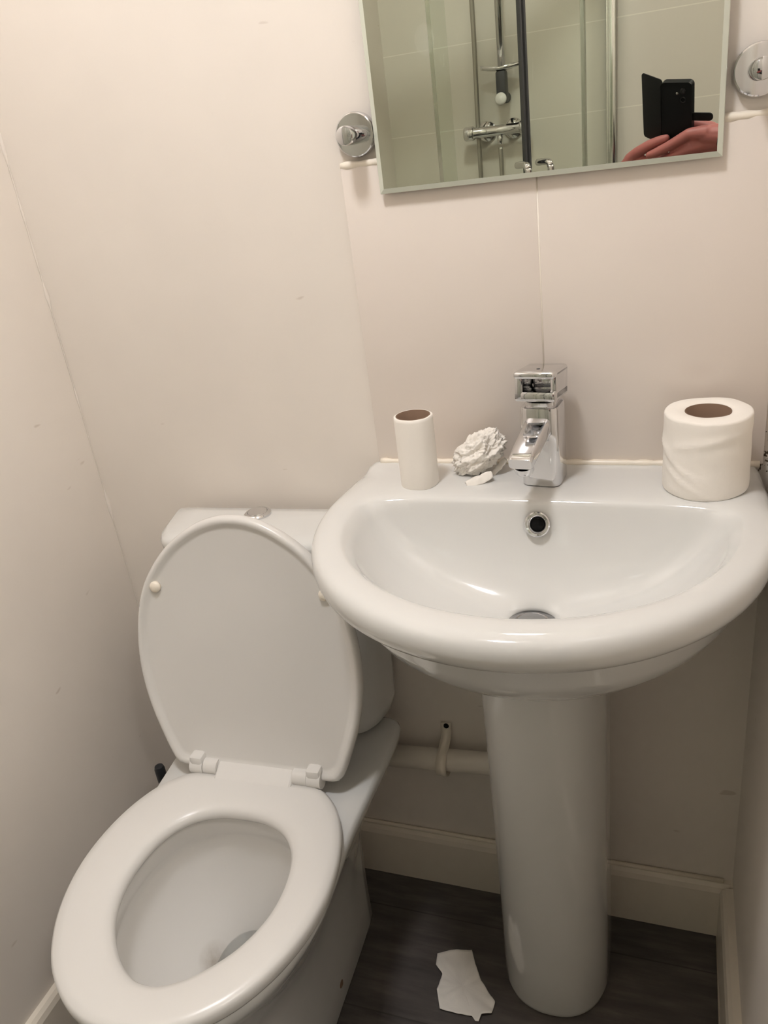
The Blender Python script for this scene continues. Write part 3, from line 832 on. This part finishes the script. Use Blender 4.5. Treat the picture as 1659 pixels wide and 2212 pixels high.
def B(a, b, z): return tc + rt*a + fw*b + Vector((0, 0, z))
parts = []
# legs, trunk, neck, head
for s_ in (-1, 1):
    parts += chain([B(s_*.09, 0, .90), B(s_*.10, .01, .50), B(s_*.10, -.01, .09), B(s_*.105, .13, .04)], [.085, .058, .038, .030])
parts += chain([B(0, 0, .95), B(0, .0, 1.12), B(0, 0, 1.30)], [.13, .12, .125])
parts += [capsule(B(-.13, 0, 1.34), B(.13, 0, 1.34), .07, .07), capsule(B(0, 0, 1.35), B(0, .03, 1.48), .055, .050)]
hd_ = B(0, .05, 1.57)
parts += [capsule(hd_+Vector((0, 0, .03)), hd_+Vector((0, 0, .04)), .085, .085), capsule(hd_+fw*.03-Vector((0, 0, .05)), hd_+fw*.02+Vector((0, 0, .02)), .055, .075)]
parts += [capsule(hd_+fw*.085+Vector((0, 0, .015)), hd_+fw*.108-Vector((0, 0, .022)), .010, .015)]
for s_ in (-1, 1): parts += [capsule(hd_+rt*s_*.082+Vector((0, 0, .0)), hd_+rt*s_*.086+Vector((0, 0, .03)), .012, .016), capsule(hd_+rt*s_*.033+fw*.076+Vector((0, 0, .022)), hd_+rt*s_*.03+fw*.078+Vector((0, 0, .022)), .011, .011)]
parts += [capsule(hd_+fw*.083+rt*.02-Vector((0, 0, .052)), hd_+fw*.083-rt*.02-Vector((0, 0, .052)), .009, .009)]
# arms
rW = P3(.094, -.074, -.004); lW = P3(-.140, -.178, -.022)
rS, lS = B(.19, 0, 1.36), B(-.19, 0, 1.36)
rE, lE = Vector((.43, -1.03, 1.12)), Vector((.12, -1.36, 1.02))
parts += chain([rS, rE, rW], [.055, .042, .026]) + chain([lS, lE, lW], [.055, .042, .025])
# right hand across the lower back of the phone
parts += [capsule(rW, P3(.050, -.070, .004), .025, .0195), capsule(rW, P3(.046, -.090, .003), .024, .019), capsule(rW, P3(.046, -.108, .0), .021, .017)]
parts += chain([P3(.052, -.064, .006), P3(.020, -.0625, .016), P3(-.020, -.085, .026), P3(-.046, -.0980, .0295), P3(-.063, -.1055, .0285)], [.016, .0122, .0108, .0098, .0078])
parts += chain([P3(.050, -.088, .008), P3(.020, -.093, .020), P3(-.018, -.113, .025), P3(-.042, -.124, .021), P3(-.054, -.128, .017)], [.015, .0125, .011, .010, .008])
parts += chain([P3(.048, -.104, .004), P3(.020, -.117, .018), P3(-.016, -.134, .024), P3(-.038, -.142, .018), P3(-.046, -.144, .014)], [.014, .0118, .0105, .0095, .0075])
parts += chain([P3(.050, -.112, .0), P3(.022, -.134, .010), P3(-.006, -.150, .013), P3(-.024, -.156, .009)], [.013, .0102, .009, .0072])
parts += chain([P3(.072, -.078, -.012), P3(.050, -.072, -.027), P3(.020, -.064, -.0285), P3(-.004, -.060, -.0265)], [.018, .013, .0112, .0085])
parts += [capsule(P3(.030, -.085, .012), P3(-.012, -.102, .016), .014, .010)]
# left hand cupped underneath, fingers pointing up to the right
parts += [capsule(lW, P3(-.118, -.140, -.006), .024, .018), capsule(lW, P3(-.106, -.152, -.008), .024, .018), capsule(lW, P3(-.100, -.168, -.010), .02, .016)]
parts += chain([P3(-.118, -.134, -.004), P3(-.1035, -.1175, .002), P3(-.072, -.0955, .0065), P3(-.048, -.0835, .0075), P3(-.033, -.0775, .0075)], [.015, .0122, .0112, .0100, .0080])
parts += chain([P3(-.108, -.146, -.004), P3(-.094, -.138, .004), P3(-.066, -.128, .008), P3(-.044, -.120, .009), P3(-.032, -.116, .009)], [.014, .0118, .0105, .0095, .0078])
parts += chain([P3(-.102, -.160, -.006), P3(-.088, -.156, .003), P3(-.062, -.150, .009), P3(-.044, -.146, .009)], [.013, .0108, .0098, .0078])
parts += chain([P3(-.100, -.172, -.008), P3(-.086, -.174, .0), P3(-.064, -.170, .005), P3(-.050, -.168, .005)], [.012, .0098, .0088, .007])
parts += chain([P3(-.128, -.146, -.020), P3(-.104, -.128, -.031), P3(-.078, -.118, -.034), P3(-.060, -.114, -.034)], [.015, .012, .0108, .0085])
pe = blob('person', parts, .0024, M['skin'], None, 3)
tag(pe, 'person in a dark jumper holding a phone in both hands, reflected in the mirror', 'person')
sw = chain([B(0, 0, .93), B(0, 0, 1.12), B(0, 0, 1.31)], [.150, .140, .142]) + [capsule(B(-.14, 0, 1.35), B(.14, 0, 1.35), .085, .085), capsule(B(0, 0, 1.37), B(0, .02, 1.43), .07, .066)]
rc = rW.lerp(rE, .02); lc = lW.lerp(lE, .03)
sw += chain([rS, rE, rc], [.075, .060, .036]) + chain([lS, lE, lc], [.075, .060, .034])
blob('jumper', sw, .006, M['knit'], pe, 6)
trs = chain([B(0, 0, .93), B(0, 0, .90)], [.152, .15])
for s_ in (-1, 1): trs += chain([B(s_*.09, 0, .90), B(s_*.10, .01, .50), B(s_*.10, -.01, .11)], [.105, .08, .065])
blob('trousers', trs, .008, M['trouser'], pe, 6)
for s_ in (-1, 1):
    blob('shoe', chain([B(s_*.10, -.035, .045), B(s_*.105, .15, .036)], [.044, .036]), .006, M['shoe'], pe, 4)
blob('hair', [capsule(hd_-fw*.02+Vector((0, 0, .05)), hd_-fw*.01+Vector((0, 0, .062)), .088, .086), capsule(hd_-fw*.04, hd_-fw*.035+Vector((0, 0, .03)), .075, .08)], .006, M['hair'], pe, 4)

# ------------------------------------------------------------------ world and view
wd = bpy.data.worlds.new('world'); scene.world = wd; wd.use_nodes = True
wd.node_tree.nodes['Background'].inputs[0].default_value = (.02, .02, .02, 1)
scene.view_settings.view_transform = 'Standard'
scene.view_settings.look = 'None'
scene.view_settings.gamma = 1
scene.view_settings.exposure = 0
scene.cycles.diffuse_bounces = 6
scene.cycles.glossy_bounces = 6
scene.cycles.adaptive_threshold = .04
scene.cycles.transparent_max_bounces = 10
scene.cycles.use_denoising = True
scene.cycles.caustics_reflective = False
scene.cycles.max_bounces = 10
